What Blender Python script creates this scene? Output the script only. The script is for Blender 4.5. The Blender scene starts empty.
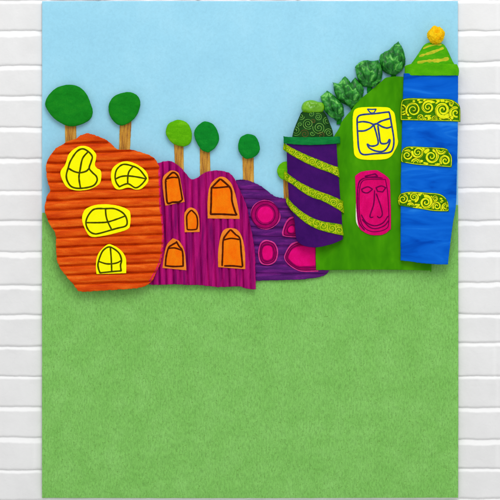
import bpy, bmesh, math, random
import numpy as np
from mathutils import Vector, noise
from mathutils.geometry import delaunay_2d_cdt

random.seed(7)
S = 0.002                                   # one unit of the drawing plan = 2 mm
scene = bpy.context.scene
col = scene.collection


def W(x, y, d):                             # plan (x right, y down, d off the wall) -> metres
    return Vector(((x - 250) * S, -d * S, (250 - y) * S))


def Z(x0, y0, s, pts):                      # plan of a detail sheet -> main plan
    return [(x0 + p[0] / s, y0 + p[1] / s) for p in pts]


# ------------------------------------------------------------------ materials
def lin(c):
    return tuple(((v / 255) / 12.92 if v / 255 <= 0.04045 else ((v / 255 + 0.055) / 1.055) ** 2.4) for v in c) + (1.0,)


def nt_new(name):
    m = bpy.data.materials.new(name)
    m.use_nodes = True
    nt = m.node_tree
    b = nt.nodes['Principled BSDF']
    return m, nt, b


def noise_node(nt, vec, scale, detail=4, rough=0.55, dist=0.0):
    n = nt.nodes.new('ShaderNodeTexNoise')
    n.inputs['Scale'].default_value = scale
    n.inputs['Detail'].default_value = detail
    n.inputs['Roughness'].default_value = rough
    n.inputs['Distortion'].default_value = dist
    nt.links.new(vec, n.inputs['Vector'])
    return n.outputs['Fac']


def mapping(nt, vec, sc):
    mp = nt.nodes.new('ShaderNodeMapping')
    mp.inputs['Scale'].default_value = sc
    nt.links.new(vec, mp.inputs['Vector'])
    return mp.outputs['Vector']


def ramp(nt, fac, stops):
    r = nt.nodes.new('ShaderNodeValToRGB')
    e = r.color_ramp.elements
    while len(e) < len(stops):
        e.new(0.5)
    for el, (p, c) in zip(e, stops):
        el.position = p
        el.color = lin(c)
    nt.links.new(fac, r.inputs['Fac'])
    return r.outputs['Color']


def mixc(nt, fac, a, b, mode='MIX'):
    m = nt.nodes.new('ShaderNodeMix')
    m.data_type = 'RGBA'
    m.blend_type = mode
    if isinstance(fac, (int, float)):
        m.inputs[0].default_value = fac
    else:
        nt.links.new(fac, m.inputs[0])
    for sock, v in ((m.inputs[6], a), (m.inputs[7], b)):
        if isinstance(v, tuple):
            sock.default_value = v
        else:
            nt.links.new(v, sock)
    return m.outputs[2]


def paint(name, stops, streak=(1, 1, 1), scale=40, rough=0.75, bump=0.15, bscale=900, spec=0.2, detail=5, grain=0.10, dist=0.3):
    """matte paint or coloured paper: uneven pigment, brush streaks, fine tooth"""
    m, nt, b = nt_new(name)
    tc = nt.nodes.new('ShaderNodeTexCoord').outputs['Object']
    v = mapping(nt, tc, streak)
    f = noise_node(nt, v, scale, detail, 0.6, dist)
    c = ramp(nt, f, stops)
    g = noise_node(nt, tc, bscale, 3, 0.6)
    gr = ramp(nt, g, [(0.3, (int(255 * (1 - grain * 1.2)),) * 3), (0.7, (255, 255, 255))])
    c = mixc(nt, 1.0, c, gr, 'MULTIPLY')
    nt.links.new(c, b.inputs['Base Color'])
    b.inputs['Roughness'].default_value = rough
    b.inputs['Specular IOR Level'].default_value = spec * (1.0 if rough < 0.3 else 0.3)
    if bump:
        h = nt.nodes.new('ShaderNodeMath')
        h.operation = 'ADD'
        nt.links.new(g, h.inputs[0])
        nt.links.new(f, h.inputs[1])
        bn = nt.nodes.new('ShaderNodeBump')
        bn.inputs['Strength'].default_value = bump
        bn.inputs['Distance'].default_value = 0.001
        nt.links.new(h.outputs[0], bn.inputs['Height'])
        nt.links.new(bn.outputs['Normal'], b.inputs['Normal'])
    return m


def sh(c, k):
    return tuple(max(0, min(255, v * k)) for v in c)


M = {}
M['orange_card'] = paint('orange_card', [(0.3, (204, 56, 0)), (0.5, (231, 84, 4)), (0.7, (250, 120, 28))], (1.2, 1, 7), 16, 0.6, 0.3, 700, 0.25)
M['magenta_card'] = paint('magenta_card', [(0.3, (112, 0, 90)), (0.5, (164, 4, 108)), (0.7, (204, 18, 128))], (8, 1, 0.7), 18, 0.6, 0.3, 700, 0.25)
M['purple_card'] = paint('purple_card', [(0.28, (64, 16, 90)), (0.5, (90, 24, 114)), (0.72, (140, 40, 148))], (1, 1, 7), 16, 0.6, 0.3, 700, 0.25)
M['purple_paper'] = paint('purple_paper', [(0.3, (54, 10, 92)), (0.55, (66, 16, 104)), (0.8, (78, 20, 110))], (1, 1, 1), 30, 0.7, 0.15, 900, 0.15)
M['green_paint'] = paint('green_paint', [(0.3, (48, 128, 2)), (0.5, (62, 146, 2)), (0.7, (80, 166, 6))], (1.6, 1, 0.7), 14, 0.75, 0.12, 900, 0.15, 3, 0.05)
M['blue_paint'] = paint('blue_paint', [(0.3, (0, 70, 178)), (0.44, (4, 92, 205)), (0.56, (12, 104, 216)), (0.72, (40, 136, 234))], (1.0, 1, 4.5), 7, 0.7, 0.08, 900, 0.1, 3, 0.04, 0.9)
M['yellow_paper'] = paint('yellow_paper', [(0.3, (252, 246, 4)), (0.7, (255, 254, 12))], (1, 1, 1), 40, 0.8, 0.06, 1200, 0.1, 3, 0.03)
M['olive_ink'] = paint('olive_ink', [(0.3, (58, 60, 0)), (0.7, (84, 82, 4))], (1, 1, 1), 120, 0.7, 0, 900, 0.15)
M['brown_ink'] = paint('brown_ink', [(0.3, (66, 18, 2)), (0.7, (98, 30, 2))], (1, 1, 1), 120, 0.7, 0, 900, 0.15)
M['navy_ink'] = paint('navy_ink', [(0.3, (36, 54, 126)), (0.7, (58, 84, 150))], (1, 1, 1), 120, 0.7, 0, 900, 0.15)
M['plum_ink'] = paint('plum_ink', [(0.3, (96, 0, 68)), (0.7, (132, 0, 82))], (1, 1, 1), 120, 0.7, 0, 900, 0.15)
M['orange_paper'] = paint('orange_paper', [(0.3, (240, 128, 26)), (0.7, (252, 150, 52))], (1, 1, 1), 60, 0.75, 0.1, 900, 0.15)
M['orange_pane'] = paint('orange_pane', [(0.28, (255, 104, 0)), (0.5, (255, 124, 4)), (0.75, (255, 142, 10))], (2, 1, 1), 40, 0.7, 0.08, 900, 0.15)
M['pink_edge'] = paint('pink_edge', [(0.3, (206, 36, 128)), (0.7, (232, 74, 156))], (1, 1, 1), 80, 0.7, 0.1, 900, 0.15)
M['pink_mid'] = paint('pink_mid', [(0.3, (142, 0, 88)), (0.7, (184, 4, 102))], (1, 1, 1), 80, 0.7, 0.1, 900, 0.15)
M['pink_pane'] = paint('pink_pane', [(0.3, (222, 0, 108)), (0.7, (244, 8, 134))], (1, 1, 1), 60, 0.7, 0.1, 900, 0.15)
M['pink_face'] = paint('pink_face', [(0.25, (206, 0, 98)), (0.5, (224, 2, 106)), (0.75, (236, 14, 122))], (2, 1, 1), 40, 0.7, 0.12, 900, 0.15)
M['white_paper'] = paint('white_paper', [(0.3, (236, 232, 224)), (0.7, (248, 246, 240))], (1, 1, 1), 60, 0.8, 0.05)
M['crown_dark'] = paint('crown_dark', [(0.25, (14, 118, 22)), (0.5, (20, 134, 28)), (0.8, (34, 146, 30))], (1, 1, 1.6), 45, 0.7, 0.2, 600, 0.15)
M['crown_deep'] = paint('crown_deep', [(0.25, (8, 118, 36)), (0.5, (12, 136, 40)), (0.8, (30, 152, 48))], (1, 1, 1.6), 60, 0.7, 0.2, 600, 0.15)
M['crown_lime'] = paint('crown_lime', [(0.25, (82, 166, 4)), (0.5, (96, 182, 8)), (0.75, (134, 208, 30))], (1, 1, 3), 40, 0.7, 0.2, 600, 0.15)
M['stick'] = paint('stick', [(0.3, (104, 66, 28)), (0.42, (176, 120, 56)), (0.55, (214, 156, 58)), (0.7, (242, 200, 112))], (9, 1, 0.8), 26, 0.7, 0.3, 700, 0.15)
M['lime_paint'] = paint('lime_paint', [(0.25, (62, 158, 4)), (0.5, (82, 178, 4)), (0.75, (104, 194, 14))], (1, 1, 2), 30, 0.65, 0.12, 900, 0.15)
M['cone_green'] = paint('cone_green', [(0.25, (56, 150, 8)), (0.5, (76, 172, 8)), (0.75, (98, 186, 16))], (1, 1, 3), 40, 0.65, 0.15, 900, 0.15)
M['stripe_yellow'] = paint('stripe_yellow', [(0.25, (160, 176, 30)), (0.5, (192, 194, 44)), (0.75, (220, 206, 50))], (1, 1, 2), 80, 0.7, 0.15, 900, 0.15)
M['pompom'] = paint('pompom', [(0.25, (246, 158, 14)), (0.45, (252, 196, 16)), (0.75, (255, 224, 40))], (1, 1, 1), 120, 0.9, 0.5, 700, 0.05)
M['rim_green'] = paint('rim_green', [(0.25, (4, 108, 44)), (0.5, (10, 128, 56)), (0.75, (26, 142, 62))], (1.5, 1, 3), 50, 0.6, 0.15, 900, 0.2)
M['dome_green'] = paint('dome_green', [(0.3, (20, 56, 20)), (0.7, (36, 84, 32))], (1, 1, 1), 60, 0.7, 0.2, 700, 0.15)
M['dome_swirl'] = paint('dome_swirl', [(0.3, (84, 146, 52)), (0.6, (120, 182, 78)), (0.8, (140, 150, 76))], (1, 1, 1), 90, 0.7, 0, 900, 0.15)
M['dome_brown'] = paint('dome_brown', [(0.3, (86, 74, 34)), (0.7, (112, 96, 48))], (1, 1, 1), 90, 0.7, 0, 900, 0.15)
M['bead'] = paint('bead', [(0.3, (88, 158, 0)), (0.55, (110, 182, 2)), (0.8, (132, 196, 12))], (1, 1, 1), 60, 0.22, 0.04, 900, 0.45)
M['ribbon_green'] = paint('ribbon_green', [(0.3, (44, 104, 2)), (0.5, (62, 124, 4)), (0.75, (88, 148, 4))], (1, 1, 1), 130, 0.7, 0.1, 900, 0.15)
M['ribbon_yellow'] = paint('ribbon_yellow', [(0.3, (228, 236, 18)), (0.6, (244, 248, 28)), (0.8, (252, 252, 60))], (1, 1, 1), 120, 0.7, 0.1, 900, 0.15)
M['ribbon_line'] = paint('ribbon_line', [(0.3, (52, 56, 6)), (0.7, (74, 86, 4))], (1, 1, 1), 120, 0.7, 0, 900, 0.15)
M['sash_green'] = paint('sash_green', [(0.34, (70, 138, 2)), (0.5, (122, 168, 0)), (0.66, (172, 188, 4))], (1, 1, 1), 160, 0.7, 0.25, 900, 0.15)
M['sash_yellow'] = paint('sash_yellow', [(0.3, (186, 204, 10)), (0.55, (214, 222, 34)), (0.8, (236, 226, 80))], (1, 1, 1), 200, 0.65, 0.1, 900, 0.2)


def sheet_paper(name, stops, fleck, fleck_amt, scale, vert, dip):
    """plain construction paper: cloudy pulp, fibres, flecks"""
    m, nt, b = nt_new(name)
    tc = nt.nodes.new('ShaderNodeTexCoord').outputs['Object']
    f1 = noise_node(nt, tc, scale, 6, 0.65, 0.2)
    c = ramp(nt, f1, stops)
    f2 = noise_node(nt, mapping(nt, tc, vert), 170, 4, 0.7, 0.6)
    c = mixc(nt, 1.0, c, ramp(nt, f2, [(0.3, (dip,) * 3), (0.6, (255, 255, 255))]), 'MULTIPLY')
    f3 = noise_node(nt, tc, 420, 2, 0.6)
    fl = ramp(nt, f3, [(0.28, (255,) * 3), (0.38, (0, 0, 0))])
    mm = nt.nodes.new('ShaderNodeMath')
    mm.operation = 'MULTIPLY'
    mm.inputs[1].default_value = fleck_amt
    nt.links.new(fl, mm.inputs[0])
    c = mixc(nt, mm.outputs[0], c, lin(fleck))
    nt.links.new(c, b.inputs['Base Color'])
    b.inputs['Roughness'].default_value = 0.9
    b.inputs['Specular IOR Level'].default_value = 0.1
    bn = nt.nodes.new('ShaderNodeBump')
    bn.inputs['Strength'].default_value = 0.18
    bn.inputs['Distance'].default_value = 0.0008
    nt.links.new(f2, bn.inputs['Height'])
    nt.links.new(bn.outputs['Normal'], b.inputs['Normal'])
    return m


M['sky_paper'] = sheet_paper('sky_paper', [(0.32, (150, 209, 233)), (0.52, (155, 214, 237)), (0.7, (162, 218, 240))], (144, 202, 230), 0.45, 8, (1, 1, 1), 246)
M['ground_paper'] = sheet_paper('ground_paper', [(0.3, (125, 192, 91)), (0.5, (132, 198, 98)), (0.7, (140, 205, 107))], (98, 140, 60), 0.9, 20, (1.9, 1, 0.7), 214)


def brick_paint():
    m, nt, b = nt_new('white_wall_paint')
    tc = nt.nodes.new('ShaderNodeTexCoord').outputs['Object']
    f = noise_node(nt, tc, 12, 5, 0.6)
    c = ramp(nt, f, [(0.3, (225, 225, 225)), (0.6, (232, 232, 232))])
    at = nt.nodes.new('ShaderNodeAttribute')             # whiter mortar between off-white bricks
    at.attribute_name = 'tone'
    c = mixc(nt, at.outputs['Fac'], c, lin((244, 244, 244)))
    nt.links.new(c, b.inputs['Base Color'])
    b.inputs['Roughness'].default_value = 0.65
    b.inputs['Specular IOR Level'].default_value = 0.2
    g = noise_node(nt, tc, 90, 8, 0.68, 0.6)
    bn = nt.nodes.new('ShaderNodeBump')
    bn.inputs['Strength'].default_value = 0.4
    bn.inputs['Distance'].default_value = 0.0016
    nt.links.new(g, bn.inputs['Height'])
    nt.links.new(bn.outputs['Normal'], b.inputs['Normal'])
    return m


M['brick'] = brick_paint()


def leaf_paint():
    m, nt, b = nt_new('leaf_paper')
    tc = nt.nodes.new('ShaderNodeTexCoord').outputs['Object']
    f = noise_node(nt, tc, 60, 4, 0.6, 1.2)
    c = ramp(nt, f, [(0.32, (8, 72, 22)), (0.47, (20, 106, 28)), (0.57, (48, 146, 44)), (0.68, (118, 196, 90))])
    nt.links.new(c, b.inputs['Base Color'])
    b.inputs['Roughness'].default_value = 0.4
    b.inputs['Specular IOR Level'].default_value = 0.3
    return m


M['leaf'] = leaf_paint()


# ------------------------------------------------------------------ scene objects
def tag(o, label=None, cat=None, group=None, kind=None):
    for k, v in (('label', label), ('category', cat), ('group', group), ('kind', kind)):
        if v:
            o[k] = v
    return o


def thing(name, base, label, cat, group=None):
    o = bpy.data.objects.new(name, None)
    o.empty_display_size = 0.02
    col.objects.link(o)
    o.location = W(*base)
    return tag(o, label, cat, group)


def abspos(o):
    p = Vector(o.location)
    while o.parent:
        o = o.parent
        p += o.location
    return p


def link_mesh(name, verts, faces, mat, parent=None, origin=None, tones=None, sharp=50):
    """verts in plan units (x, y, d)"""
    me = bpy.data.meshes.new(name)
    if origin is not None:
        org = W(*origin)
    elif parent is not None:
        org = abspos(parent)
    else:
        org = Vector((0, 0, 0))
    me.from_pydata([W(*v) - org for v in verts], [], faces)
    bm = bmesh.new()
    bm.from_mesh(me)
    bmesh.ops.recalc_face_normals(bm, faces=bm.faces)
    bm.to_mesh(me)
    bm.free()
    if tones is not None:
        at = me.attributes.new('tone', 'FLOAT', 'POINT')
        at.data.foreach_set('value', tones)
    me.polygons.foreach_set('use_smooth', [True] * len(me.polygons))
    me.set_sharp_from_angle(angle=math.radians(sharp))
    me.materials.append(mat)
    o = bpy.data.objects.new(name, me)
    col.objects.link(o)
    if parent is not None:
        o.parent = parent
    else:
        o.location = org
    return o


# ------------------------------------------------------------------ outlines
def catmull(p, closed, step):
    pts = [Vector(q) for q in p]
    if closed:
        ext = []
        n = len(pts)
        for i, q in enumerate(pts):
            a, c = pts[i - 1], pts[(i + 1) % n]
            ang = (q - a).angle(c - q, 0)
            ext.append(q)
            if ang > math.radians(58):
                ext.append(q.copy())
        pts = ext
    n = len(pts)
    out = []
    rng = range(n) if closed else range(n - 1)
    for i in rng:
        p1, p2 = pts[i], pts[(i + 1) % n]
        p0 = pts[i - 1] if (closed or i > 0) else p1
        p3 = pts[(i + 2) % n] if (closed or i + 2 < n) else p2
        L = (p2 - p1).length
        if L < 1e-6:
            continue
        k = max(1, int(round(L / step)))
        for j in range(k):
            t = j / k
            q = 0.5 * ((2 * p1) + (-p0 + p2) * t + (2 * p0 - 5 * p1 + 4 * p2 - p3) * t * t + (-p0 + 3 * p1 - 3 * p2 + p3) * t ** 3)
            if not out or (q - out[-1]).length > step * 0.2:
                out.append(q)
    if not closed:
        out.append(pts[-1])
    elif (out[0] - out[-1]).length < step * 0.3:
        out.pop()
    return out


def dist_poly(P, B):
    A = B
    C = np.roll(B, -1, axis=0)
    res = np.empty(len(P))
    AB = C - A
    L2 = (AB ** 2).sum(1) + 1e-12
    for s in range(0, len(P), 4000):
        p = P[s:s + 4000]
        t = (((p[:, None, :] - A[None]) * AB[None]).sum(2) / L2[None]).clip(0, 1)
        q = A[None] + t[..., None] * AB[None]
        res[s:s + 4000] = np.sqrt(((p[:, None, :] - q) ** 2).sum(2)).min(1)
    return res


def inside(P, B):
    r = np.zeros(len(P), bool)
    n = len(B)
    j = n - 1
    for i in range(n):
        xi, yi = B[i]
        xj, yj = B[j]
        if yi != yj:
            c = ((yi > P[:, 1]) != (yj > P[:, 1])) & (P[:, 0] < (xj - xi) * (P[:, 1] - yi) / (yj - yi) + xi)
            r ^= c
        j = i
    return r


def sheet(name, outline, front, back, mat, parent=None, grid=(1.5, 1.5), edge=(0.6, 0.35), step=1.0, rough=0.12, origin=None, seed=0, sharp=50):
    """a cut-out with thickness. front: f(x, y, dist_to_edge) -> depth (arrays); back: depth"""
    B = catmull(outline, True, step)
    B = [Vector((q.x + rough * noise.noise(Vector((q.x * .5, q.y * .5, seed + 3.1))),
                 q.y + rough * noise.noise(Vector((q.x * .5, q.y * .5, seed + 9.7))))) for q in B]
    Bn = np.array([(q.x, q.y) for q in B])
    nb = len(B)
    lo, hi = Bn.min(0), Bn.max(0)
    er, eh = edge
    gx = np.arange(lo[0] + grid[0] * .5, hi[0], grid[0])
    gy = np.arange(lo[1] + grid[1] * .5, hi[1], grid[1])
    P = np.array(np.meshgrid(gx, gy)).reshape(2, -1).T
    P = P[inside(P, Bn)]
    if len(P):
        dd = dist_poly(P, Bn)
        P = P[dd > max(er * 1.1, 0.35 * min(grid))]
    # rings just inside the cut edge
    T = np.roll(Bn, -1, 0) - np.roll(Bn, 1, 0)
    T /= np.linalg.norm(T, axis=1)[:, None] + 1e-9
    N = np.stack([-T[:, 1], T[:, 0]], 1)
    area = 0.5 * np.sum(Bn[:, 0] * np.roll(Bn[:, 1], -1) - np.roll(Bn[:, 0], -1) * Bn[:, 1])
    if area < 0:
        N = -N
    rings = []
    for k in (0.15, 0.45, 1.0):
        R = Bn + N * er * k
        ok = inside(R, Bn)
        R = R[ok]
        if len(R):
            R = R[dist_poly(R, Bn) > er * k * 0.9]
            rings.append(R)
    allp = np.concatenate([Bn, P] + rings) if len(P) else np.concatenate([Bn] + rings)
    V, E, F, ov, oe, of = delaunay_2d_cdt([Vector(p) for p in allp], [], [list(range(nb))], 1, 1e-4)
    VV = np.array([(v.x, v.y) for v in V])
    D = dist_poly(VV, Bn)
    t = np.clip(D / er, 0, 1)
    dep = front(VV[:, 0], VV[:, 1], D) - eh * (1 - np.sqrt(np.clip(1 - (1 - t) ** 2, 0, 1)))
    verts = [(VV[i, 0], VV[i, 1], dep[i]) for i in range(len(V))]
    faces = [tuple(f) for f in F]
    # boundary edges -> sides
    cnt = {}
    for f in faces:
        for i in range(len(f)):
            a, b = f[i], f[(i + 1) % len(f)]
            cnt.setdefault((min(a, b), max(a, b)), []).append((a, b))
    bmap = {}

    def bk(i):
        if i not in bmap:
            bmap[i] = len(verts)
            verts.append((verts[i][0], verts[i][1], back))
        return bmap[i]
    top = list(faces)
    for e, l in cnt.items():
        if len(l) == 1:
            a, b = l[0]
            faces.append((b, a, bk(a), bk(b)))
    # back: same triangulation, only the outline ring (fan-free ngon through cdt)
    bl = [Vector((q.x, q.y)) for q in B]
    nxt = {}
    for e, l in cnt.items():
        if len(l) == 1:
            nxt[l[0][0]] = l[0][1]
    st = next(iter(nxt))
    loop = [st]
    while nxt[loop[-1]] != st and len(loop) < len(nxt) + 2:
        loop.append(nxt[loop[-1]])
    faces.append(tuple(bk(i) for i in reversed(loop)))
    return link_mesh(name, verts, faces, mat, parent, origin, None, sharp)


def flat(d):
    return lambda x, y, D: np.full_like(x, d) + 0.0


def strokes(name, lines, width, surf, mat, parent, rise=0.28, step=0.7, closed=False, taper=None, clip=None, wob=0.18, seed=0):
    """inked / painted lines lying on a surface; surf: f(x, y, D) -> depth"""
    verts, faces = [], []
    for li, ln in enumerate(lines):
        cl = closed
        if isinstance(ln, dict):
            cl = ln.get('closed', closed)
            w0 = ln.get('w', width)
            tp = ln.get('taper', taper)
            ln = ln['p']
        else:
            w0, tp = width, taper
        pts = catmull(ln, cl, step)
        if len(pts) < 2:
            continue
        runs = [list(range(len(pts)))]
        if clip is not None:
            cp = np.array([(q.x, q.y) for q in pts])
            ins = inside(cp, clip) & (dist_poly(cp, clip) > w0 * .5 * (tp[0] if tp else 1) + .12)
            runs, cur = [], []
            for i, k in enumerate(ins):
                if k:
                    cur.append(i)
                elif cur:
                    runs.append(cur)
                    cur = []
            if cur:
                runs.append(cur)
        full = cl and len(runs) == 1 and len(runs[0]) == len(pts)
        for run in runs:
            n = len(run)
            if n < 3:
                continue
            base = len(verts)
            NS = 5
            for k, i in enumerate(run):
                q = pts[i]
                a = pts[i - 1] if (i > 0 or cl) else pts[i]
                b = pts[(i + 1) % len(pts)] if (i + 1 < len(pts) or cl) else pts[i]
                t = (b - a)
                if t.length < 1e-6:
                    t = Vector((1, 0))
                t.normalize()
                nn = Vector((-t.y, t.x))
                w = w0 * (1 + wob * noise.noise(Vector((q.x * .35, q.y * .35, seed + li * 1.7))))
                u = i / max(1, len(pts) - 1)
                if tp:
                    w *= tp[0] + (tp[1] - tp[0]) * u
                if not full:
                    e = min(k, n - 1 - k)
                    w *= (0.35, 0.75, 0.95)[e] if e < 3 else 1
                for s in range(NS):
                    v = -1 + 2 * s / (NS - 1)
                    p = q + nn * v * w * .5
                    verts.append((p.x, p.y, -0.12 if s in (0, NS - 1) else rise * math.sqrt(1 - v * v)))
            m = n if full else n - 1
            for k in range(m):
                k2 = (k + 1) % n
                for s in range(NS - 1):
                    faces.append((base + k * NS + s, base + k * NS + s + 1, base + k2 * NS + s + 1, base + k2 * NS + s))
                faces.append((base + k * NS, base + k2 * NS, base + k2 * NS + NS - 1, base + k * NS + NS - 1))
    X = np.array([v[0] for v in verts])
    Y = np.array([v[1] for v in verts])
    d = surf(X, Y, np.full_like(X, 99.0))
    verts = [(v[0], v[1], v[2] + dd) for v, dd in zip(verts, d)]
    return link_mesh(name, verts, faces, mat, parent)


def spiral(cx, cy, r, turns=2.0, a0=0.0, cw=1, sq=1.0):
    out = []
    n = int(turns * 14)
    for i in range(n + 1):
        u = i / n
        rr = r * (1 - u) ** 0.9 + 0.25
        a = a0 + cw * turns * 2 * math.pi * u
        out.append((cx + rr * math.cos(a), cy + rr * math.sin(a) * sq))
    return out


def npoise(x, y, s, seed):
    return np.array([noise.noise(Vector((a * s, b * s, seed))) for a, b in zip(x, y)])


# ------------------------------------------------------------------ the white brick wall
def build_wall():
    L = [0, 30, 65, 96, 127, 158, 191, 220, 252, 285, 314.5, 346, 376, 407, 438, 470, 501]
    R = [-1, 30, 61, 94, 124, 158, 188, 220, 252, 282, 314, 343, 376, 408, 440, 468, 499]
    for k in range(4):
        L.insert(0, L[0] - 31)
        R.insert(0, R[0] - 31)
        L.append(L[-1] + 31)
        R.append(R[-1] + 31)
    xs = list(np.concatenate([np.arange(-200, -6, 8), np.arange(-6, 62, 1.0), np.arange(62, 440, 6), np.arange(440, 508, 1.0), np.arange(508, 701, 8)]))
    for h in (48, 98):                      # columns of vertices for the upright joints
        for k in range(-3, 8):
            xs += [h + 100 * k + e for e in (-3.2, -1.6, 0, 1.6, 3.2)]
    xs = sorted(set(round(float(x), 2) for x in xs if -200 <= x <= 700))
    rnd = random.Random(4)
    verts, faces, mort = [], [], []
    prof = [0.0, 0.02, 0.045, 0.07, 0.09, 0.11, 0.13, 0.15, 0.17, 0.19, 0.21, 0.23, 0.26, 0.29, 0.33, 0.45, 0.58, 0.70, 0.80, 0.88, 0.92, 0.945, 0.962, 0.978, 0.99]
    nx = len(xs)
    rows = 0
    for c in range(len(L) - 1):
        sw = rnd.uniform(0.10, 0.19)
        depth = rnd.uniform(1.8, 2.7)
        face = rnd.uniform(-0.25, 0.25)
        half = 48 if c % 2 else 98
        joints = [half + 100 * k for k in range(-3, 8)]
        if c == 18:
            joints += [34.0]
        if c == 15:
            joints += [495.0]
        for u in prof:
            for x in xs:
                t = (x - 21) / 458
                y0 = L[c] + (R[c] - L[c]) * t
                y1 = L[c + 1] + (R[c + 1] - L[c + 1]) * t
                y0 += 0.9 * noise.noise(Vector((x * .045, c * 7.3, 1))) + 0.35 * noise.noise(Vector((x * .2, c * 5.1, 2)))
                y1 += 0.9 * noise.noise(Vector((x * .045, (c + 1) * 7.3, 1))) + 0.35 * noise.noise(Vector((x * .2, (c + 1) * 5.1, 2)))
                y = y0 + (y1 - y0) * u
                s = sw * (1 + 0.22 * noise.noise(Vector((x * .03, c * 3.7, 5))) + 0.12 * noise.noise(Vector((x * .16, c * 2.1, 7))))
                top = min(1, u / s)
                top = top ** 0.95
                d = -depth * (1 - top)
                e = max(0, (u - 0.93) / 0.07)
                dn = depth * max(0.25, 0.6 + 0.25 * math.sin(c * 2.4) + 0.5 * noise.noise(Vector((x * .06, c * 2.9, 8))))
                d -= dn * e ** 2
                jd = min(abs(x - j) for j in joints)
                jk = max(0.0, 1 - jd / 3.0)
                if min(abs(x - 34), abs(x - 495), abs(x - 498), abs(x + 2)) < 3.3:
                    jk *= .3
                d -= 1.0 * jk
                d += face + 0.22 * noise.noise(Vector((x * .05, y * .07, 3))) + 0.13 * noise.noise(Vector((x * .22, y * .22, 6)))
                verts.append((x, y, d - 0.75))
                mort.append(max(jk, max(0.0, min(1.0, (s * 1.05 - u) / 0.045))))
            rows += 1
    for r in range(rows - 1):
        for i in range(nx - 1):
            a = r * nx + i
            faces.append((a, a + 1, a + nx + 1, a + nx))
    # close the wall as a real slab
    b0 = len(verts)
    x0, x1 = xs[0], xs[-1]
    yt, yb = verts[0][1], verts[(rows - 1) * nx][1]
    verts += [(x0, yt, -60), (x1, yt, -60), (x1, yb, -60), (x0, yb, -60)]
    faces.append((b0, b0 + 1, b0 + 2, b0 + 3))
    faces.append(tuple([i for i in range(nx)] + [b0 + 1, b0]))
    faces.append(tuple([(rows - 1) * nx + i for i in range(nx)] + [b0 + 2, b0 + 3]))
    faces.append(tuple([r * nx for r in range(rows)] + [b0 + 3, b0]))
    faces.append(tuple([r * nx + nx - 1 for r in range(rows)] + [b0 + 2, b0 + 1]))
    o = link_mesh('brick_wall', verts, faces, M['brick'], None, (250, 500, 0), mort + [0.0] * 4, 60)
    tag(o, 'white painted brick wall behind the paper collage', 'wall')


build_wall()

# ------------------------------------------------------------------ paper sky and paper ground
o = sheet('sky', [(42, 1), (150, .8), (250, .9), (458, .8), (458.2, 240), (42, 240)], flat(2.2), 0.3, M['sky_paper'], None, (8, 8), (0.4, 0.3), 3, 0.1, (250, 240, 0))
tag(o, 'pale blue paper sky filling the top of the collage', 'sky', None, 'structure')
o = sheet('ground', [(42, 212.8), (120, 211), (250, 209), (360, 207), (458.2, 205), (458.4, 350), (458.2, 497.8), (250, 498.2), (42, 498)], flat(2.9), 0.3, M['ground_paper'], None, (8, 8), (0.4, 0.3), 3, 0.2, (250, 498, 0))
tag(o, 'light green fibrous paper ground covering the lower half of the collage', 'ground', None, 'structure')


# ------------------------------------------------------------------ surfaces
def corr_rows(base, amp, y0, per, slope, x0, pw=0.55, seed=0, wav=0.6, notch=1.8, lowest=0):
    """horizontal flutes of corrugated card"""
    def f(x, y, D):
        yy = y - slope * (x - x0) + wav * npoise(x, y * .15, 0.04, seed)
        u = (yy - y0) / per
        fl = np.floor(u)
        h = np.abs(np.sin(np.pi * u)) ** pw
        var = 1 + 0.3 * npoise(fl * 3.1, x * .02, 1.0, seed + 5)
        du = np.abs(u - np.round(u))
        nw = notch * (1 + 0.5 * npoise(np.round(u) * 2.7, x * .035, 1.0, seed + 6))
        g = base - amp * var * (1 - h) - nw * np.exp(-(du / 0.085) ** 2)
        return np.maximum(g, lowest) + 0.18 * npoise(x, y, 0.12, seed + 2) + 0.5 * npoise(x, y, 0.03, seed + 4)
    return f


def corr_cols(base, amp, x0, per, slope, pw, seed):
    def f(x, y, D):
        xx = x - slope * (y - 230) + 1.3 * npoise(x * .3, y * .6, 0.03, seed)
        u = (xx - x0) / per
        h = np.abs(np.sin(np.pi * u)) ** pw
        du = np.abs(u - np.round(u))
        g = base - 2.1 * np.exp(-(du / 0.095) ** 2) * (0.8 + npoise(np.round(u) * 1.7, y * .02, 1.0, seed + 7)) - amp * (1 - h) * (1 + 0.4 * npoise(np.floor(u) * 2.3, y * .02, 1.0, seed + 5))
        return np.maximum(g, 7.3) + 0.15 * npoise(x, y, 0.12, seed + 2) + 0.5 * npoise(x, y, 0.03, seed + 4)
    return f


def tube(base, cx, hw, H, tilt=0.0, y0=0):
    def f(x, y, D):
        t = np.clip((x - (cx + tilt * (y - y0))) / hw, -1, 1)
        return base + H * np.sqrt(1 - t * t * 0.995)
    return f


def puff(base, R, H, seed=0, lump=0.15):
    def f(x, y, D):
        t = np.clip(D / R, 0, 1)
        return base + H * np.sqrt(np.clip(1 - (1 - t) ** 2, 0, 1)) + lump * npoise(x, y, 0.22, seed)
    return f


def plus(f, k):
    return lambda x, y, D: f(x, y, D) + k


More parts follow.
